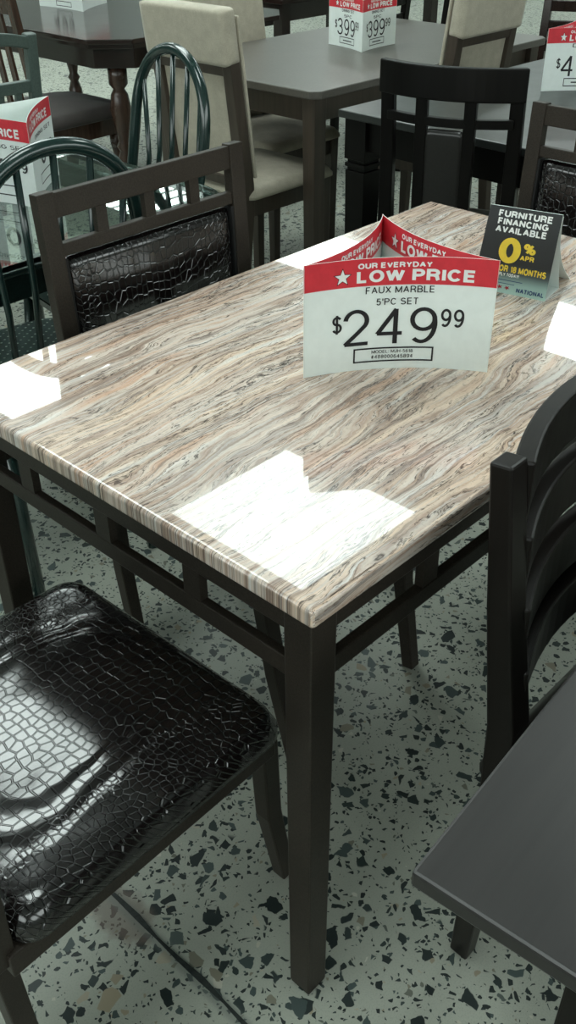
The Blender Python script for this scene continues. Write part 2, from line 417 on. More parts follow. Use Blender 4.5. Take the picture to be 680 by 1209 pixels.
def glyphs(s, bold=0.0):
    t = .225 if bold >= .02 else (.135 if bold >= 0 else .10)
    vs = []; fs = []; x = 0
    for ch in s:
        if ch == ' ': x += .36; continue
        w, lines = STROKES[ch]
        if bold >= .02: w = w * 1.08 + .06
        w = max(w, t)
        for ln in lines:
            Q = [V((x + t / 2 + a * (w - t), t / 2 + b * (1 - t))) for a, b in ln]
            Q = [p for i, p in enumerate(Q) if i == 0 or (p - Q[i - 1]).length > 1e-5]
            runs = [[Q[0]]]          # split at sharp corners, each run runs on a little past the corner
            for i in range(1, len(Q)):
                runs[-1].append(Q[i])
                if i < len(Q) - 1:
                    d0 = (Q[i] - Q[i - 1]).normalized(); d1 = (Q[i + 1] - Q[i]).normalized()
                    if d0.dot(d1) < -.2:
                        runs[-1][-1] = Q[i] + d0 * t * .12; runs.append([Q[i] - d1 * t * .12])
            for P in runs:
                closed = len(P) > 8 and (P[0] - P[-1]).length < 1e-4
                k = len(vs)
                for i, p in enumerate(P):
                    d0 = (p - P[i - 1]).normalized() if i else ((P[-1] - P[-2]).normalized() if closed else None)
                    d1 = (P[i + 1] - p).normalized() if i < len(P) - 1 else ((P[1] - P[0]).normalized() if closed else None)
                    if d0 is None: d0 = d1
                    if d1 is None: d1 = d0
                    n0 = V((-d0.y, d0.x)); n1 = V((-d1.y, d1.x)); m = n0 + n1
                    c = m.length / 2; m = m.normalized()
                    L = t / 2 / max(c, .5)
                    vs.append(V((p.x + m.x * L, p.y + m.y * L, 0))); vs.append(V((p.x - m.x * L, p.y - m.y * L, 0)))
                for i in range(len(P) - 1): fs.append((k + 2 * i, k + 2 * i + 1, k + 2 * i + 3, k + 2 * i + 2))
        x += w + (.09 if bold >= .02 else .13)
    return vs, fs
def grid(u0, u1, v0, v1, nu=24, nv=2, top=None, bottom=None):
    vs = []; fs = []
    for i in range(nu + 1):
        for j in range(nv + 1): vs.append(V((u0 + (u1 - u0) * i / nu, v0 + (v1 - v0) * j / nv, 0)))
    for i in range(nu):
        for j in range(nv):
            a = i * (nv + 1) + j; fs.append((a, a + nv + 1, a + nv + 2, a + 1))
    return vs, fs
def frame_uv(u0, u1, v0, v1, t, tv):
    vs = []; fs = []
    for (a, b, c, d) in ((u0, u1, v0, v0 + tv), (u0, u1, v1 - tv, v1), (u0, u0 + t, v0, v1), (u1 - t, u1, v0, v1)):
        g, f = grid(a, b, c, d, 8, 1); k = len(vs); vs += g; fs += [tuple(x + k for x in q) for q in f]
    return vs, fs
def star_uv(cu, cv, ru, rv, rot=0):
    vs = [V((cu, cv, 0))]
    for i in range(10):
        a = math.pi / 2 + rot + i * math.pi / 5; k = 1 if i % 2 == 0 else .42
        vs.append(V((cu + ru * k * math.cos(a), cv + rv * k * math.sin(a), 0)))
    return vs, [(0, i + 1, (i + 1) % 10 + 1) for i in range(10)]
def fit(g, u0, u1, v0, v1, skew=0):
    vs, fs = g
    a0, a1 = min(v.x for v in vs), max(v.x for v in vs); b0, b1 = min(v.y for v in vs), max(v.y for v in vs)
    return [V((u0 + (u1 - u0) * (v.x - a0) / (a1 - a0) , v0 + (v1 - v0) * (v.y - b0) / (b1 - b0), 0)) for v in vs], fs
def on(name, g, fn, off, mat, parent, label=None):
    """lay a flat (u,v) drawing on a surface fn(u,v,offset)"""
    vs, fs = g
    me = bpy.data.meshes.new(name); me.from_pydata([fn(v.x, v.y, off) for v in vs], [], fs); me.update()
    o = link(name, me, mat, parent)
    if label: o['label'] = label
    return o

def panel_fn(A, B, H, bow, z0=0.0, flare=0.0):
    A, B = V((*A, 0)), V((*B, 0)); d = (B - A); n = V((d.y, -d.x, 0)).normalized()   # n points outward when A->B runs left to right seen from outside
    def fn(u, v, off):
        s = u; p = A + d * (s + flare * (s - .5) * v) - n * (bow * 4 * s * (1 - s)) + n * off
        return (p.x, p.y, z0 + v * H)
    return fn
def sheet(name, fn, mat, parent, thick=.0009, nu=24, nv=4):
    vs, fs = grid(0, 1, 0, 1, nu, nv); n = len(vs)
    P = [fn(v.x, v.y, 0) for v in vs] + [fn(v.x, v.y, -thick) for v in vs]
    F = [f for f in fs] + [tuple(i + n for i in f[::-1]) for f in fs]
    k = nv + 1
    b = [i * k for i in range(nu + 1)] + [nu * k + j for j in range(1, nv + 1)] + [i * k + nv for i in range(nu - 1, -1, -1)] + [j for j in range(nv - 1, 0, -1)]
    for x, y in zip(b, b[1:] + b[:1]): F.append((x, x + n, y + n, y))
    me = bpy.data.meshes.new(name); me.from_pydata(P, [], F); me.update()
    bm = bmesh.new(); bm.from_mesh(me); bmesh.ops.recalc_face_normals(bm, faces=bm.faces); bm.to_mesh(me); bm.free()
    return link(name, me, mat, parent, smooth=False)

def header(fn, par, off=.0004, lo=.765, mirror=False, part=1.0):
    on('header_band', grid(0, part, lo, 1, 24, 2), fn, off, M['red'], par, 'red header band')
    o2 = off * 2
    on('lettering', fit(glyphs('OUR EVERYDAY', .02), .285, .67, .915, .962), fn, o2, M['white'], par)
    on('lettering', fit(glyphs('LOW PRICE', .03), .28, .885, .795, .90), fn, o2, M['white'], par)
    on('star', star_uv(.205, .855, .052, .082), fn, o2 * .9, M['ink'], par)
    on('star', star_uv(.205, .855, .043, .068), fn, o2, M['white'], par)

def price_body(fn, par, name1, name2, dollars, cents, code=None, du=(.215, .72), small=False):
    o = .0008
    on('lettering', fit(glyphs(name1, .002), .33, .69, .695, .755), fn, o, M['ink'], par)
    if name2: on('lettering', fit(glyphs(name2, .002), .39, .61, .59, .65), fn, o, M['ink'], par)
    if dollars:
        on('lettering', fit(glyphs('$', .01), .155, .208, .36, .53), fn, o, M['ink'], par)
        on('lettering', fit(glyphs(dollars, -.006), du[0], du[1], .235, .565), fn, o, M['ink'], par)
    if cents: on('lettering', fit(glyphs(cents, .0), .735, .855, .39, .555), fn, o, M['ink'], par)
    on('code_box', frame_uv(.275, .71, .07, .205, .009, .014), fn, o, M['ink'], par)
    if code:
        on('lettering', fit(glyphs(code[0], 0), .375, .60, .15, .18), fn, o, M['ink'], par)
        on('lettering', fit(glyphs(code[1], 0), .375, .60, .10, .135), fn, o, M['ink'], par)
    else:
        on('lettering', grid(.37, .62, .125, .145, 6, 1), fn, o, M['ink'], par)

# ================================================================== SETTING
fl = MB().box(-6, 16, -6, 18, -.05, 0).done('floor', M['floor']); struct(fl)
j = MB()
jp = [(-.0755 + .0016 * math.sin(i * 1.7), .55 - i * .05) for i in range(60)]
j.path([(x, y, .0008) for x, y in jp], [.004 + .003 * (i % 3) for i in range(60)], .0012, side=(1, 0, 0))
struct(j.done('trim_1', M['joint']))
CH = 5.0
skies = []
for ix in range(-1, 3):
    for iy in range(-1, 4):
        skies.append((4.58 + (ix - 0) * 5.1 - (0), 4.35 + iy * 4.05))
rects = []
for cx, cy in skies: rects.append((cx - .8, cx + .8, cy - .85, cy + .85))
rects.append((.6, 3.2, 3.0, 5.7));  # unseen off-grid skylight, added to put highlights on the crocodile seat
# ceiling deck with openings: build as a grid of cells that skips the openings
xs = sorted({-6, 16} | {round(v, 4) for r in rects for v in r[:2] if -6 < v < 16}); ys = sorted({-6, 18} | {round(v, 4) for r in rects for v in r[2:] if -6 < v < 18})
c = MB()
for a, b in zip(xs, xs[1:]):
    for d, e in zip(ys, ys[1:]):
        mx, my = (a + b) / 2, (d + e) / 2
        if any(r[0] < mx < r[1] and r[2] < my < r[3] for r in rects): continue
        c.box(a, b, d, e, CH, CH + .06)
struct(c.done('ceiling', M['deck']))
struct(MB().box(-6.1, -6, -6, 18, 0, CH).done('wall_left', M['wall']))
struct(MB().box(16, 16.1, -6, 18, 0, CH).done('wall_right', M['wall']))
struct(MB().box(-6, 16, -6.1, -6, 0, CH).done('wall_front', M['wall']))
struct(MB().box(-6, 16, 18, 18.1, 0, CH).done('wall_back', M['wall']))
def fill_window(n, box, bars, ax):  # unseen glowing windows added behind the camera to brighten the sign fronts
    sk = MB().box(*box).done('window_%d' % n, M['fill']); struct(sk)
    f = MB(); x0, x1, y0, y1, z0, z1 = box
    for b in bars:
        if ax == 'x': f.box(b - .04, b + .04, y1, y1 + .06, z0, z1)
        else: f.box(x1, x1 + .06, b - .04, b + .04, z0, z1)
    for z in (z0 - .04, z1):
        if ax == 'x': f.box(x0, x1, y1 - .01, y1 + .06, z, z + .04)
        else: f.box(x1 - .01, x1 + .06, y0, y1, z, z + .04)
    f.done('window_frame', M['steel'], sk)
fill_window(1, (-4.5, 5.5, -6, -5.96, 2.0, 4.0), [-4.5, -2, .5, 3, 5.5], 'x')
fill_window(2, (-6, -5.96, -4.5, 5.5, 2.0, 4.0), [-4.5, -2, .5, 3, 5.5], 'y')
k = 2
for (x0, x1, y0, y1) in rects:
    if x0 > 16 or y0 > 18 or x1 < -6 or y1 < -6: continue
    x0, x1, y0, y1 = max(x0, -6), min(x1, 16), max(y0, -6), min(y1, 18)
    k += 1
    notch = abs(x0 - 3.78) < .02 and abs(y0 - 3.5) < .02
    if notch:
        poly = [(x0, y0), (x1, y0), (x1, 4.15), (4.96, 4.5), (x1, 4.92), (x1, y1), (x0, y1)]
        struct(MB().prism([(x1 + .02, 4.13), (x1 + .02, 4.94), (4.95, 4.5)], CH + .01, CH + .05).done('notch_mask', M['deck']))  # added deck wedge, shaped to notch the skylight's reflection on the marble
    else: poly = [(x0, y0), (x1, y0), (x1, y1), (x0, y1)]
    sk = MB().prism(poly, CH + .06, CH + .08).done('window_%d' % k, M['sky' if x0 > 3 and y0 > 2 else 'sky2']); struct(sk)
    f = MB()
    for a in (0, 1):
        xx = (x0, x1)[a]; f.box(xx - .02, xx + .02, y0 - .02, y1 + .02, CH - .03, CH + .05)
        yy = (y0, y1)[a]; f.box(x0 - .02, x1 + .02, yy - .02, yy + .02, CH - .03, CH + .05)
    f.done('window_frame', M['steel'], sk)
    if y0 > 10:
        g = MB()
        for i in range(1, 5): g.box(x0, x1, y0 + (y1 - y0) * i / 5 - .012, y0 + (y1 - y0) * i / 5 + .012, CH + .02, CH + .05)
        g.done('glazing_bar', M['steel'], sk)

# ================================================================== MARBLE TABLE
W, D = 1.178, .727
def four_legs(t, xs, ys, w, z1, mat, taper=1.0):
    for x in xs:
        for y in ys:
            MB().path([(x, y, .006), (x, y, z1)], [w * taper, w], [w * taper, w], side=(1, 0, 0)).done('leg', mat, t, bevel=.003)
t = thing('dining_table', 'dining table with glossy brown and white striped faux marble top and dark metal legs', 'table', (0, 0, 0))
MB().box(0, W, 0, D, .734, .76).done('tabletop', M['marble'], t, bevel=.006, seg=4)
lw = .042; i0 = .014
for x in (i0 + lw / 2, W - i0 - lw / 2):
    for y in (i0 + lw / 2, D - i0 - lw / 2):
        l = MB().path([(x, y, .004), (x, y, .734)], [lw * .9, lw], [lw * .9, lw], side=(1, 0, 0)).done('leg', M['metal'], t, bevel=.0025)
        MB().box(x - .017, x + .017, y - .017, y + .017, 0, .006).done('foot_pad', M['rubber'], l)
for side in ('x', 'y'):
    for far in (0, 1):
        for (za, zb, nm) in ((.690, .734, 'upper_rail'), (.620, .647, 'lower_rail')):
            if side == 'y':
                x = (i0 + .006) if not far else W - i0 - .006 - .014
                MB().box(x, x + .014, i0 + lw, D - i0 - lw, za, zb).done(nm, M['metal'], t, bevel=.002)
            else:
                y = (i0 + .006) if not far else D - i0 - .006 - .014
                MB().box(i0 + lw, W - i0 - lw, y, y + .014, za, zb).done(nm, M['metal'], t, bevel=.002)
        if side == 'y':
            x = (i0 + .007) if not far else W - i0 - .006 - .013
            for yy in (.215, .389, .561): MB().box(x, x + .012, yy - .015, yy + .015, .647, .690).done('strut', M['metal'], t)
        else:
            y = (i0 + .007) if not far else D - i0 - .006 - .013
            for xx in (.238, .59, .94): MB().box(xx - .015, xx + .015, y, y + .012, .647, .690).done('strut', M['metal'], t)

# ================================================================== CROCODILE CHAIRS
def croc_chair(label):
    t = thing('dining_chair', label, 'chair', group='dark metal chairs with crocodile pattern vinyl')
    cushion('seat', M['croc'], t, .425, .462, .405, .470, crown=.014, rc=.035, n=56, rim=.028)
    f = MB()
    f.box(-.225, .20, .198, .218, .370, .407).box(-.225, .20, -.218, -.198, .370, .407).box(.18, .20, -.198, .198, .370, .407).box(-.19, -.165, -.198, .198, .370, .407)
    f.done('seat_frame', M['metal'], t, bevel=.002)
    for s in (-1, 1):
        MB().path([(.205, s * .190, .375), (.222, s * .180, .2), (.262, s * .172, .003)], [.03, .029, .026], [.03, .029, .026]).done('leg', M['metal'], t, bevel=.003)
        MB().path([(-.222, s * .172, .384), (-.215, s * .170, .2), (-.195, s * .167, .003)], [.03, .029, .026], [.03, .029, .026]).done('leg', M['metal'], t, bevel=.003)
        MB().path([(-.226, s * .194, .383), (-.226, s * .2, .50), (-.236, s * .206, .72), (-.25, s * .208, .948)], .033, [.026, .026, .024, .022]).done('back_post', M['metal'], t, bevel=.002)
    def bx(z): return -.226 - (z - .5) * .054
    def rail(z0, z1, nm, th=.016): MB().path([(bx(z0), 0, z0), (bx(z1), 0, z1)], .40, th).done(nm, M['metal'], t, bevel=.002)
    rail(.905, .945, 'top_rail'); rail(.842, .864, 'middle_rail'); rail(.52, .545, 'bottom_rail')
    for y in (-.103, .0, .103): MB().path([(bx(.86), y, .86), (bx(.91), y, .91)], .022, .012).done('spindle', M['metal'], t)
    z0, z1 = .548, .838
    th = math.atan(.054)
    mx = Matrix.Translation((bx((z0 + z1) / 2), 0, (z0 + z1) / 2)) @ Matrix.Rotation(-th, 4, 'Y') @ Matrix.Rotation(R(90), 4, 'Y')
    cushion('back_panel', M['croc'], t, z1 - z0, .374, -.014, .014, crown=.006, rc=.012, n=30, rim=.010, mx=mx)
    for s in (-1, 1): MB().path([(bx(z0), s * .19, z0), (bx(z1), s * .19, z1)], .01, .02).done('panel_edge', M['rubber'], t)
    return t
cB = croc_chair('dark metal chair with glossy crocodile pattern seat in the lower left foreground')
cB.location = (-.122, .354, 0); cB.rotation_euler.z = R(1.5)
cA = dup(cB, (.5, .594, 0), R(-90), 'dark metal chair whose crocodile pattern backrest stands behind the marble table')
cC = dup(cB, (1.118, .39, 0), R(180), 'dark metal chair cut off by the right edge, behind the black financing tent card')

# ================================================================== LADDER CHAIR + DARK TABLE (lower right)
t = thing('dining_chair', 'dark wooden chair with curved back slats between the marble table and lower right table', 'chair', (.393, -.30, 0), R(-90 ))
# local: faces +x (world -y); local y -> world +x ; so the post nearest the camera is at local y = -.2
for s in (-1, 1):
    y = s * .2
    MB().path([(-.205, y * 1.07 if s < 0 else y * 1.0, .90), (-.185, y * 1.05, .72), (-.165, y, .55), (-.16, y, .42), (-.195, y * .8, .003)], [.030, .034, .038, .038, .028], [.026, .030, .036, .038, .03]).done('back_post', M['ladder'], t, bevel=.003)
    MB().path([(.2, s * .19, .42), (.205, s * .185, .003)], [.038, .028], [.038, .028]).done('leg', M['ladder'], t, bevel=.003)
for k, (z0, z1) in enumerate(((.825, .895), (.735, .808), (.645, .718), (.56, .63))):
    bow = .05
    x0 = -.20 + (.87 - z0) * .12
    pts = [(x0 - bow * (1 - (i / 8 - 1) ** 2), -.2 + .40 * i / 16, (z0 + z1) / 2) for i in range(17)]
    MB().path(pts, z1 - z0, .022, side=(0, 0, 1)).done('back_slat', M['ladder'], t, bevel=.003)
cushion('seat', M['leather'], t, .40, .42, .44, .475, crown=.01, rc=.03, n=24)
f = MB().box(-.18, .2, .165, .195, .385, .44).box(-.18, .2, -.195, -.165, .385, .44).box(.175, .2, -.165, .165, .385, .44).box(-.18, -.155, -.165, .165, .385, .44)
f.done('seat_frame', M['ladder'], t, bevel=.002)

t = thing('side_dining_table', 'dark espresso table with plain satin top cut off by the lower right corner', 'table', (-.17, -.254, 0), R(4.5))
MB().box(0, 1.2, -.85, 0, .742, .76).done('tabletop', M['espresso'], t, bevel=.003)
MB().box(.05, 1.15, -.80, -.05, .735, .743).done('under_top', M['ladder'], t)
for (x, y, sx) in ((.2, -.13, 1), (.2, -.72, 1), (1.02, -.13, -1), (1.02, -.72, -1)):
    MB().path([(x, y, .735), (x - sx * .03, y, .4), (x - sx * .11, y, .003)], [.07, .065, .05], [.07, .065, .05]).done('leg', M['ladder'], t, bevel=.003)
f = MB().box(.2, 1.02, -.14, -.12, .66, .736).box(.2, 1.02, -.73, -.71, .66, .736).box(.19, .21, -.72, -.13, .66, .736).box(1.01, 1.03, -.72, -.13, .66, .736)
f.done('apron', M['ladder'], t)

# ================================================================== PRICE SIGNS
def tri_sign(label, A, B, C, z0, H, bow, faces, group='printed price signs standing on tables', flare=(0, 0, 0)):
    """A,B front left/right corner as seen from the camera, C the back corner; faces = list of callables per panel"""
    org = V((*A, 0))
    t = thing('price_sign', label, 'sign', (A[0], A[1], z0), 0, group)
    L = [(0.0, 0.0), (B[0] - A[0], B[1] - A[1]), (C[0] - A[0], C[1] - A[1])]
    specs = ((L[0], L[1]), (L[1], L[2]), (L[2], L[0]))
    for i, (P, Q) in enumerate(specs):
        fn = panel_fn(P, Q, H, bow)
        p = sheet('panel', fn, M['paper'], t)
        f = faces[i]
        if f: f(fn, p)
    return t
def flip(fn):       # print on the inner face, readable from inside the triangle
    def g(u, v, off): return fn(1 - u, v, -off - .0009)
    return g
A, B, C = (.374, .358), (.569, .174), (.618, .418)
def f_main(fn, p):
    header(fn, p); price_body(fn, p, 'FAUX MARBLE', "5'PC SET", '249', '99', ('MODEL: MJH-5618', '#488000645894'))
def f_in(fn, p): header(flip(fn), p)
tri_sign('white and red price sign reading faux marble 249.99 on the marble tabletop', A, B, C, .7602, .168, .024, (f_main, f_in, f_in))
def f_399(fn, p):
    header(fn, p); price_body(fn, p, 'DINING SET', '5PC', '399', '99', None)
def plain(fn, p): on('header_band', grid(0, 1, .765, 1, 16, 2), fn, .0004, M['red'], p, 'red header band')
# the 399 sign: a vertical fold faces the camera
E0, E1, E2 = (2.502, 2.19), (2.445, 1.978), (2.666, 1.998)
tri_sign('white and red price sign reading 399.99 twice on the grey topped table', E0, E1, E2, .7602, .17, .012, (f_399, f_399, plain))
def f_4(fn, p):
    header(fn, p); price_body(fn, p, 'DINING', None, '4', None, None, (.215, .37))
tri_sign('white and red price sign with a price starting with 4 on the black table', (2.291, 1.134), (2.45, .95), (2.53, 1.17), .7602, .175, .015, (f_4, f_in, f_in))
def f_99b(fn, p):
    header(fn, p)
    o = .0008
    on('lettering', fit(glyphs('DINING SET', .008), .42, .93, .66, .71), fn, o, M['ink'], p)
    on('lettering', fit(glyphs('0', .004), .55, .72, .30, .54), fn, o, M['ink'], p)
    on('lettering', fit(glyphs('99', .015), .76, .93, .40, .53), fn, o, M['ink'], p)
    on('code_box', frame_uv(.45, .80, .10, .23, .009, .014), fn, o, M['ink'], p)
a0, a1, a2 = (.512, 1.573), (.601, 1.347), (.784, 1.531)
tri_sign('white and red price sign ending in 0.99 on the glass table', a0, a1, a2, .7462, .178, .012, (f_99b, f_99b, None))
def f_plain_low(fn, p):
    on('code_box', frame_uv(.35, .70, .05, .17, .009, .014), fn, .0008, M['ink'], p)
    on('lettering', fit(glyphs('499', .004), .25, .72, .22, .55), fn, .0008, M['ink'], p)
    header(fn, p)
tri_sign('price sign showing only its lower edge on the dark top left table', (2.39, 3.93), (2.40, 3.60), (2.66, 3.76), .7622, .18, .015, (f_plain_low, plain, plain))

# ================================================================== FINANCING TENT CARD
zt = .7602
fb = [V((.848, .379, zt)), V((.856, .252, zt)), V((.870, .250, .903)), V((.831, .365, .900))]    # bottom left, bottom right, top right, top left
fb[3] = V((.846, .370, .901)); fb[2] = V((.872, .251, .902)); fb[1] = V((.856, .252, zt)); fb[0] = V((.829, .379, zt))
o0 = fb[0].copy()
t = thing('tent_card', 'black furniture financing tent card with yellow zero percent on the marble tabletop', 'card', tuple(o0))
q = [v - o0 for v in fb]
nrm = (q[1] - q[0]).cross(q[3] - q[0]).normalized()
if nrm.dot(V((-1, -1, .3))) < 0: nrm = -nrm
def ff(u, v, off):
    p = (q[0] * (1 - u) + q[1] * u) * (1 - v) + (q[3] * (1 - u) + q[2] * u) * v
    p = p + nrm * off; return (p.x, p.y, p.z)
fp = sheet('front_panel', ff, M['flyer'], t, .0008, 6, 24)
att = fp.data.attributes.new('vv', 'FLOAT', 'POINT')
hh = .142
for i, v in enumerate(fp.data.vertices): att.data[i].value = max(0, min(1, v.co.z / hh))
o1, o2 = .0005, .0009
on('lettering', fit(glyphs('FURNITURE', .03), .14, .88, .885, .962), ff, o1, M['white'], fp)
on('lettering', fit(glyphs('FINANCING', .03), .15, .85, .795, .872), ff, o1, M['white'], fp)
on('lettering', fit(glyphs('AVAILABLE', .03), .14, .84, .705, .782), ff, o1, M['white'], fp)
on('lettering', fit(glyphs('0', .035), .25, .55, .36, .66), ff, o1, M['yellow'], fp)
on('lettering', fit(glyphs('%', .03), .58, .75, .50, .62), ff, o1, M['yellow'], fp)
on('lettering', fit(glyphs('APR', .03), .56, .75, .42, .48), ff, o1, M['yellow'], fp)
on('lettering', fit(glyphs('/12 OR 18 MONTHS', .03), .16, .95, .255, .335), ff, o1, M['yellow'], fp)
on('lettering', fit(glyphs('APPLY TODAY!', .02), .26, .60, .205, .245), ff, o1, M['white'], fp)
on('lettering', fit(glyphs('NATIONAL', .03), .60, .97, .035, .09), ff, o1, M['navy'], fp)
for k in range(3): on('emblem', star_uv(.27 + .1 * k, .07, .045, .028, .3 * k), ff, o1, M['maroon'], fp)
on('fine_print', grid(.2, .66, .155, .163, 10, 1), ff, o1, M['navy'], fp)
on('fine_print', grid(.30, .56, .115, .122, 10, 1), ff, o1, M['navy'], fp)
# open end: back panel and base seen from inside, then the outward curling tuck flap
def quad_sheet(name, P, mat, bowv=V((0, 0, 0)), nu=8, nv=12):
    def g(u, v, off):
        p = (P[0] * (1 - u) + P[1] * u) * (1 - v) + (P[3] * (1 - u) + P[2] * u) * v
        n = (P[1] - P[0]).cross(P[3] - P[0]).normalized()
        p = p + bowv * (4 * v * (1 - v)) + n * off
        return (p.x, p.y, p.z)
    return sheet(name, g, mat, t, .0008, nu, nv)
bk = V((.066, .012, 0))
quad_sheet('back_panel', [q[0] + bk, q[1] + bk, q[2] + V((.001, .0, 0)), q[3] + V((.001, 0, 0))], M['paperin'], V((-.006, -.001, 0)))
quad_sheet('base_panel', [q[0] + V((.001, 0, .0012)), q[1] + V((.001, 0, .0012)), q[1] + bk + V((0, 0, .0012)), q[0] + bk + V((0, 0, .0012))], M['paperin'])
bk2 = V((.118, .020, 0))
quad_sheet('tuck_flap', [q[0] + bk2, q[1] + bk2, q[2] + V((.004, 0, -.004)), q[3] + V((.004, 0, -.004))], M['paperin'], V((-.020, 0, -.004)))

# ================================================================== BLACK CHAIR AND BLACK TABLE
t = thing('dining_chair', 'black wooden chair with broad curved top rail and leather splat at the black table', 'chair', (1.80, 1.05, 0), R(19.2))
P0, P1 = V((1.531, 1.154, .951)), V((1.652, .806, .951))
# local frame: back at x=-.2, posts at y=+-.17
def sag(y): return -.05 * (1 - (y / .18) ** 2)
for s in (-1, 1):
    MB().path([(-.225, s * .166, .93), (-.205, s * .166, .7), (-.195, s * .166, .46), (-.235, s * .16, .003)], [.034, .036, .038, .03], [.026, .028, .034, .03]).done('back_post', M['black'], t, bevel=.003)
    MB().path([(.2, s * .17, .44), (.2, s * .17, .003)], [.038, .028], [.038, .028]).done('leg', M['black'], t, bevel=.003)
    MB().path([(-.222 + sag(s * .062), s * .062, .88), (-.20 + sag(s * .062), s * .062, .48)], .03, .02).done('back_stile', M['black'], t, bevel=.002)
pts = [(-.228 + sag(y), y, .913) for y in [(-.184 + .368 * i / 16) for i in range(17)]]
MB().path(pts, .078, .022, side=(0, 0, 1)).done('top_rail', M['black'], t, bevel=.004)
pts = [(-.218 + sag(y), y, .822) for y in [(-.16 + .32 * i / 16) for i in range(17)]]
MB().path(pts, .022, .018, side=(0, 0, 1)).done('middle_rail', M['black'], t, bevel=.002)
pts = [(-.197 + sag(y), y, .50) for y in [(-.16 + .32 * i / 16) for i in range(17)]]
MB().path(pts, .04, .018, side=(0, 0, 1)).done('bottom_rail', M['black'], t, bevel=.002)
mx = Matrix.Translation((-.252, 0, .655)) @ Matrix.Rotation(-.06, 4, 'Y') @ Matrix.Rotation(R(90), 4, 'Y')
cushion('leather_splat', M['leather'], t, .30, .098, -.012, .012, crown=.006, rc=.01, n=20, rim=.01, mx=mx)
cushion('seat', M['leather'], t, .42, .42, .43, .485, crown=.012, rc=.04, n=28)
MB().box(-.19, .2, -.185, .185, .37, .43).done('seat_frame', M['black'], t, bevel=.003)

t = thing('black_dining_table', 'black wooden dining table with a thick square grooved leg behind the marble table', 'table', (1.70, 1.445, 0), R(-1.5))
MB().box(0, 1.5, -1.0, 0, .738, .76).done('tabletop', M['blacktop'], t, bevel=.004)
f = MB().box(.05, 1.45, -.05, -.03, .65, .738).box(.05, 1.45, -.97, -.95, .65, .738).box(.03, .05, -.97, -.03, .65, .738).box(1.45, 1.47, -.97, -.03, .65, .738)
f.done('apron', M['black'], t)
for x in (.055, 1.445):
    for y in (-.055, -.945):
        m = MB()
        m.path([(x, y, .003), (x, y, .59)], [.062, .075], [.062, .075], side=(1, 0, 0))
        m.path([(x, y, .59), (x, y, .60)], .066, .066, side=(1, 0, 0)); m.path([(x, y, .60), (x, y, .612)], .078, .078, side=(1, 0, 0))
        m.path([(x, y, .612), (x, y, .622)], .066, .066, side=(1, 0, 0)); m.path([(x, y, .622), (x, y, .738)], .08, .08, side=(1, 0, 0))
        m.done('leg', M['black'], t, bevel=.002)

# ================================================================== GREY TOPPED TABLE AND CREAM CHAIRS
t = thing('cream_set_table', 'grey brown rectangular dining table with clipped corner between cream chairs', 'table', (1.82, 1.64, 0))
LX, LY = 1.37, .83; ck = .03
poly = [(0, ck), (ck, 0), (LX - ck, 0), (LX, ck), (LX, LY - ck), (LX - ck, LY), (ck, LY), (0, LY - ck)]
MB().prism(poly, .735, .76).done('tabletop', M['greytop'], t, bevel=.004)
f = MB().box(.06, LX - .06, .05, .07, .655, .735).box(.06, LX - .06, LY - .07, LY - .05, .655, .735).box(.05, .07, .06, LY - .06, .655, .735).box(LX - .07, LX - .05, .06, LY - .06, .655, .735)
f.done('apron', M['brown'], t)
for x in (.055, LX - .055):
    for y in (.055, LY - .055):
        MB().path([(x, y, .003), (x, y, .735)], [.045, .056], [.045, .056], side=(1, 0, 0)).done('leg', M['brown'], t, bevel=.003)

def cream_chair(label):
    t = thing('dining_chair', label, 'chair', group='cream upholstered parsons chairs')
    def bx(z): return -.20 - (z - .48) * .12
    mx = Matrix.Translation((bx(.93), 0, .925)) @ Matrix.Rotation(-.12, 4, 'Y') @ Matrix.Rotation(R(90), 4, 'Y')
    cushion('headrest_pad', M['cream'], t, .155, .375, -.035, .035, crown=.004, rc=.012, n=24, rim=.014, mx=mx)
    mx = Matrix.Translation((bx(.67) + .008, 0, .67)) @ Matrix.Rotation(-.12, 4, 'Y') @ Matrix.Rotation(R(90), 4, 'Y')
    cushion('back_pad', M['cream'], t, .40, .335, -.012, .02, crown=.003, rc=.01, n=20, rim=.01, mx=mx)
    MB().path([(bx(.50) + .034, 0, .50), (bx(.98) + .034, 0, .98)], .372, .012).done('front_pad', M['cream'], t, bevel=.005)
    for s in (-1, 1):
        MB().path([(bx(.87), s * .165, .87), (bx(.48), s * .165, .48), (-.20, s * .165, .4), (-.235, s * .16, .003)], [.04, .042, .042, .032], [.04, .042, .042, .032]).done('back_post', M['brown'], t, bevel=.003)
        MB().path([(.18, s * .165, .44), (.18, s * .165, .003)], [.04, .03], [.04, .03]).done('leg', M['brown'], t, bevel=.003)
    MB().path([(bx(.815), 0, .815), (bx(.85), 0, .85)], .30, .034).done('back_rail', M['brown'], t, bevel=.003)
    MB().path([(bx(.47), 0, .47), (bx(.5), 0, .5)], .30, .03).done('back_rail', M['brown'], t, bevel=.003)
    MB().box(-.20, .19, -.18, .18, .375, .432).done('seat_frame', M['brown'], t, bevel=.003)
    cushion('seat', M['cream'], t, .42, .40, .43, .485, crown=.016, rc=.03, n=28, rim=.022)
    return t
c1 = cream_chair('cream chair with its back to the camera, nearest of the cream set'); c1.location = (1.865, 1.97, 0)
dup(c1, (2.30, 2.315, 0), R(-90), 'cream chair beyond the grey brown table, behind the nearest cream chair')
dup(c1, (2.63, 1.825, 0), R(90), 'cream chair beyond the black chair, its brown back frame towards the camera')

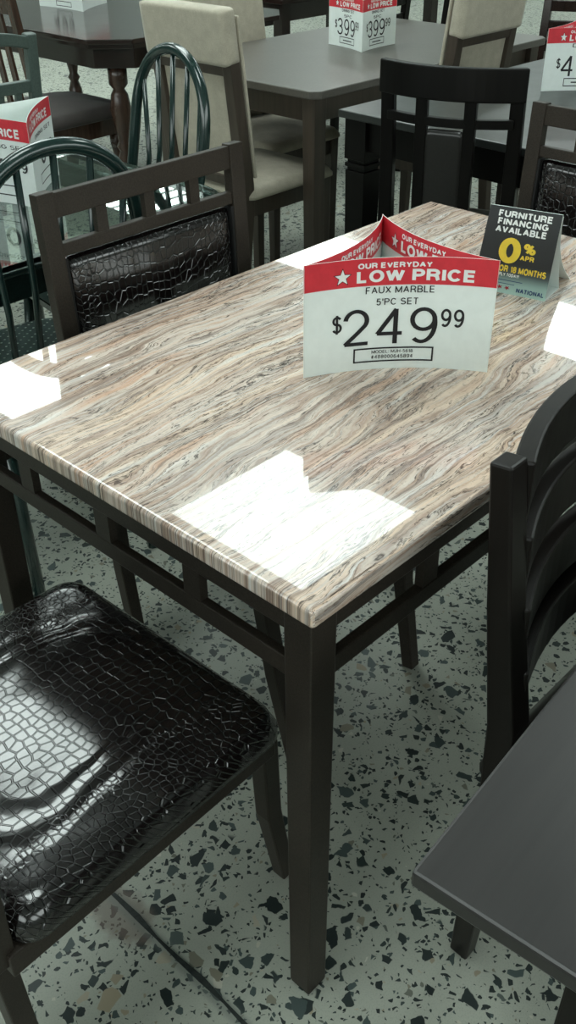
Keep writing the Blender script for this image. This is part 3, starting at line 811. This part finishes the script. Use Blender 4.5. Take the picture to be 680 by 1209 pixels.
# ================================================================== GLASS TABLE AND WINDSOR CHAIRS
def rrect(x0, x1, y0, y1, r, n=8):
    P = []
    for cx, cy, a in ((x1 - r, y1 - r, 0), (x0 + r, y1 - r, 90), (x0 + r, y0 + r, 180), (x1 - r, y0 + r, 270)):
        for i in range(n + 1): P.append((cx + r * math.cos(R(a + 90 * i / n)), cy + r * math.sin(R(a + 90 * i / n))))
    return P
t = thing('glass_table', 'glass topped dining table with dark green metal rim behind the arched chairs', 'table', (.3, 1.5, 0))
gx0, gx1, gy0, gy1 = -.62, .66, -.40, .45
MB().prism(rrect(gx0, gx1, gy0, gy1, .1), .736, .746).done('glass_top', M['glass'], t)
MB().tube([(x, y, .726) for x, y in rrect(gx0 + .012, gx1 - .012, gy0 + .012, gy1 - .012, .09)], .009, 8, True).done('rim', M['green'], t, smooth=True)
f = MB().box(gx0 + .06, gx1 - .06, gy0 + .03, gy0 + .05, .66, .72).box(gx0 + .06, gx1 - .06, gy1 - .05, gy1 - .03, .66, .72).box(gx0 + .05, gx0 + .07, gy0 + .05, gy1 - .05, .66, .72).box(gx1 - .07, gx1 - .05, gy0 + .05, gy1 - .05, .66, .72)
f.done('apron', M['green'], t)
for x in (gx0 + .08, gx1 - .08):
    for y in (gy0 + .06, gy1 - .06):
        MB().tube([(x, y, .003), (x, y, .725)], [.018, .022], 12).done('leg', M['green'], t, smooth=True)

def windsor(label, w=.165, h=.97, rt=.0145):
    t = thing('windsor_chair', label, 'chair', group='dark green metal chairs with arched spindle backs')
    n = 28; zs = .47
    def arch(a, ww=w, hh=h):       # a 0..pi
        x = -ww * math.cos(a); s = math.sin(a)
        z = hh - .20 + .20 * s ** .8
        return x, z
    pts = [(-.195, -w * .93, zs - .03), (-.21, -w * .98, .62)]
    for i in range(n + 1):
        y, z = arch(math.pi * i / n)
        pts.append((-.195 - (z - zs) * .16, y, z))
    pts += [(-.21, w * .98, .62), (-.195, w * .93, zs - .03)]
    MB().tube(pts, rt, 14).done('arched_back', M['green'], t, smooth=True)
    for y0, y1 in ((-.115, -.135), (-.06, -.07), (0, 0), (.06, .07), (.115, .135)):
        a = math.acos(max(-1, min(1, -y1 / w))); yy, z = arch(a)
        MB().tube([(-.19, y0 * .9, zs - .01), (-.20 - .05, (y0 * .9 + y1) / 2, (zs + z) / 2), (-.195 - (z - zs) * .16, y1, z)], .007, 8).done('spindle', M['green'], t, smooth=True)
    cushion('seat', M['dots'], t, .40, .40, .435, .478, crown=.012, rc=.10, n=26, rim=.02)
    MB().prism(rrect(-.2, .2, -.2, .2, .1), .42, .436).done('seat_frame', M['green'], t)
    for sx in (-1, 1):
        for sy in (-1, 1):
            MB().tube([(sx * .15, sy * .14, .425), (sx * .2, sy * .148, .003)], [.015, .014], 10).done('leg', M['green'], t, smooth=True)
    MB().tube([(-.17, -.144, .2), (.17, -.144, .2)], .007, 8).tube([(-.17, .144, .2), (.17, .144, .2)], .007, 8).tube([(0, -.144, .2), (0, .144, .2)], .007, 8).done('stretcher', M['green'], t, smooth=True)
    return t
def wplace(o, bx_, by_, rz):
    o.rotation_euler.z = rz; c, s = math.cos(rz), math.sin(rz)
    o.location = (bx_ + .275 * c, by_ + .275 * s, 0)
w1 = windsor('dark green arched back chair in front of the glass table at the left edge')
wplace(w1, .42, .99, R(80))
w2 = dup(w1, (0, 0, 0), 0, 'dark green arched back chair in front of the nearest cream chair'); wplace(w2, 1.19, 1.56, R(172))
w3 = dup(w1, (0, 0, 0), 0, 'dark green arched back chair at the far side of the glass table'); wplace(w3, .38, 2.30, R(-90))

# ================================================================== DARK TABLE TOP LEFT
t = thing('clipped_corner_table', 'glossy dark brown table with clipped corners and turned legs at the top left', 'table', (1.94, 2.88, 0), 0)
def octp(x0, x1, y0, y1, c): return [(x0 + c, y0), (x1 - c, y0), (x1, y0 + c), (x1, y1 - c), (x1 - c, y1), (x0 + c, y1), (x0, y1 - c), (x0, y0 + c)]
MB().prism(octp(0, 1.1, -.04, 1.7, .13), .742, .762).done('tabletop', M['oct'], t, bevel=.004)
m = MB(); m.prism(octp(.02, 1.08, -.02, 1.68, .13), .722, .742); m.prism(octp(.07, 1.03, .03, 1.63, .12), .64, .722)
m.done('apron', M['oct'], t, bevel=.003)
prof = [(0, .024), (.03, .03), (.06, .022), (.12, .03), (.2, .042), (.26, .036), (.3, .022), (.32, .034), (.34, .022), (.4, .034), (.47, .046), (.53, .036), (.55, .024), (.57, .04), (.6, .04), (.64, .04)]
for x in (.17, .93):
    for y in (.13, 1.53):
        MB().lathe((x, y, .002), [(z, r) for z, r in prof], 20).done('leg', M['turned'], t, smooth=True)

# chair beside it: dark cushion, turned front legs
t = thing('dining_chair', 'dark chair with brown cushion and turned legs in front of the top left table', 'chair', (1.98, 3.30, 0), R(2))
cushion('seat', M['cushion'], t, .46, .46, .42, .50, crown=.03, rc=.07, n=28, rim=.03)
MB().box(-.21, .21, -.2, .2, .35, .42).done('seat_frame', M['turned'], t, bevel=.004)
cp = [(0, .016), (.03, .022), (.06, .015), (.10, .022), (.17, .028), (.21, .018), (.23, .026), (.25, .018), (.30, .028), (.35, .03)]
for sy in (-1, 1):
    MB().lathe((.18, sy * .17, .002), cp, 16).done('leg', M['turned'], t, smooth=True)
    MB().path([(-.24, sy * .18, .003), (-.2, sy * .18, .42), (-.27, sy * .18, .92)], .034, .03).done('back_post', M['turned'], t, bevel=.003)
MB().path([(-.262, 0, .86), (-.272, 0, .94)], .36, .022).done('top_rail', M['turned'], t, bevel=.003)
for y in (-.08, 0, .08): MB().path([(-.215, y, .48), (-.262, y, .87)], .03, .012).done('spindle', M['turned'], t)
MB().path([(-.21, 0, .46), (-.215, 0, .5)], .34, .02).done('bottom_rail', M['turned'], t)

# grey green chair at the left edge
t = thing('dining_chair', 'grey green painted chair with spindle back at the top left edge', 'chair', (1.09, 2.55, 0), R(85))
for sy in (-1, 1):
    MB().path([(-.24, sy * .18, .003), (-.2, sy * .18, .43), (-.245, sy * .18, .93)], .036, .032).done('back_post', M['sage'], t, bevel=.005)
    MB().path([(.19, sy * .17, .003), (.18, sy * .17, .43)], .036, .036).done('leg', M['sage'], t, bevel=.005)
pts = [(-.243 - .03 * (1 - (y / .18) ** 2), y, .90 + .03 * (1 - (y / .18) ** 2)) for y in [(-.18 + .36 * i / 12) for i in range(13)]]
MB().path(pts, .035, .022, side=(0, 0, 1)).done('top_rail', M['sage'], t, bevel=.004)
MB().path([(-.232, 0, .765), (-.236, 0, .80)], .34, .018).done('middle_rail', M['sage'], t, bevel=.003)
MB().path([(-.203, 0, .48), (-.208, 0, .52)], .34, .018).done('bottom_rail', M['sage'], t)
for i in range(5): MB().path([(-.206, -.12 + .06 * i, .51), (-.232, -.12 + .06 * i, .77)], .02, .012).done('spindle', M['sage'], t)
MB().prism(rrect(-.22, .22, -.21, .21, .05), .43, .455).done('seat', M['sage'], t, bevel=.005)

# ================================================================== FAR FURNITURE
def slat_chair(label, loc, rz, mat, grp=None):
    t = thing('dining_chair', label, 'chair', loc, rz, grp)
    for sy in (-1, 1):
        MB().path([(-.25, sy * .18, .003), (-.2, sy * .18, .44), (-.26, sy * .18, .98)], .036, .03).done('back_post', mat, t, bevel=.003)
        MB().path([(.19, sy * .17, .003), (.18, sy * .17, .43)], .036, .036).done('leg', mat, t, bevel=.003)
    for z in (.95, .87, .79, .71, .63):
        pts = [(-.255 + (.98 - z) * .11 - .03 * (1 - (y / .18) ** 2), y, z) for y in [(-.18 + .36 * i / 10) for i in range(11)]]
        MB().path(pts, .045, .016, side=(0, 0, 1)).done('back_slat', mat, t, bevel=.003)
    cushion('seat', M['cushion'], t, .42, .42, .44, .48, rc=.04, n=16)
    MB().box(-.19, .19, -.18, .18, .37, .44).done('seat_frame', mat, t)
    return t
slat_chair('dark chair with horizontal back slats at the top right corner beyond the grey brown table', (3.56, 1.75, 0), R(195), M['oct'])
def plain_table(label, x0, x1, y0, y1, top, leg, name='far_dining_table'):
    t = thing(name, label, 'table', (x0, y0, 0))
    a, b = x1 - x0, y1 - y0
    MB().box(0, a, 0, b, .735, .76).done('tabletop', top, t, bevel=.004)
    MB().box(.05, a - .05, .05, b - .05, .65, .735).done('apron', leg, t)
    for x in (.07, a - .07):
        for y in (.07, b - .07): MB().path([(x, y, .003), (x, y, .735)], .06, .06, side=(1, 0, 0)).done('leg', leg, t)
plain_table('dark table far behind at the top edge beyond the grey brown table', 3.3, 4.7, 3.2, 4.1, M['oct'], M['oct'])
slat_chair('dark slatted chair at the far table behind the 399 sign', (3.35, 2.85, 0), R(90), M['black'])
slat_chair('dark slatted chair far behind between the two cream chairs at the top edge', (4.0, 2.75, 0), R(80), M['black'])

# ================================================================== CAMERA + RENDER LOOK
cam = bpy.data.cameras.new('camera'); co = bpy.data.objects.new('camera', cam); COL.objects.link(co)
F = V((0.59406204, 0.56864894, -0.56897159)); Rr = V((0.68757631, -0.72607064, -0.00776193)); U = V((0.41752738, 0.38660032, 0.82232054))
mt = Matrix((Rr, U, -F)).transposed().to_4x4(); mt.translation = V((-0.5544160, -0.4973624, 1.3987735))
co.matrix_world = mt
cam.sensor_fit = 'VERTICAL'; cam.sensor_height = 24; cam.lens = 24 * 1144.4795 / 1209; cam.clip_start = .02; cam.clip_end = 100
S.camera = co
w = bpy.data.worlds.new('world'); S.world = w; w.use_nodes = True
w.node_tree.nodes['Background'].inputs[0].default_value = (.55, .7, .66, 1); w.node_tree.nodes['Background'].inputs[1].default_value = .3
S.view_settings.view_transform = 'Standard'; S.view_settings.look = 'None'; S.view_settings.exposure = 0.0; S.view_settings.gamma = 1.0
S.view_settings.use_curve_mapping = False
S.cycles.max_bounces = 8; S.cycles.transmission_bounces = 8; S.cycles.transparent_max_bounces = 8
S.cycles.caustics_reflective = False; S.cycles.caustics_refractive = False
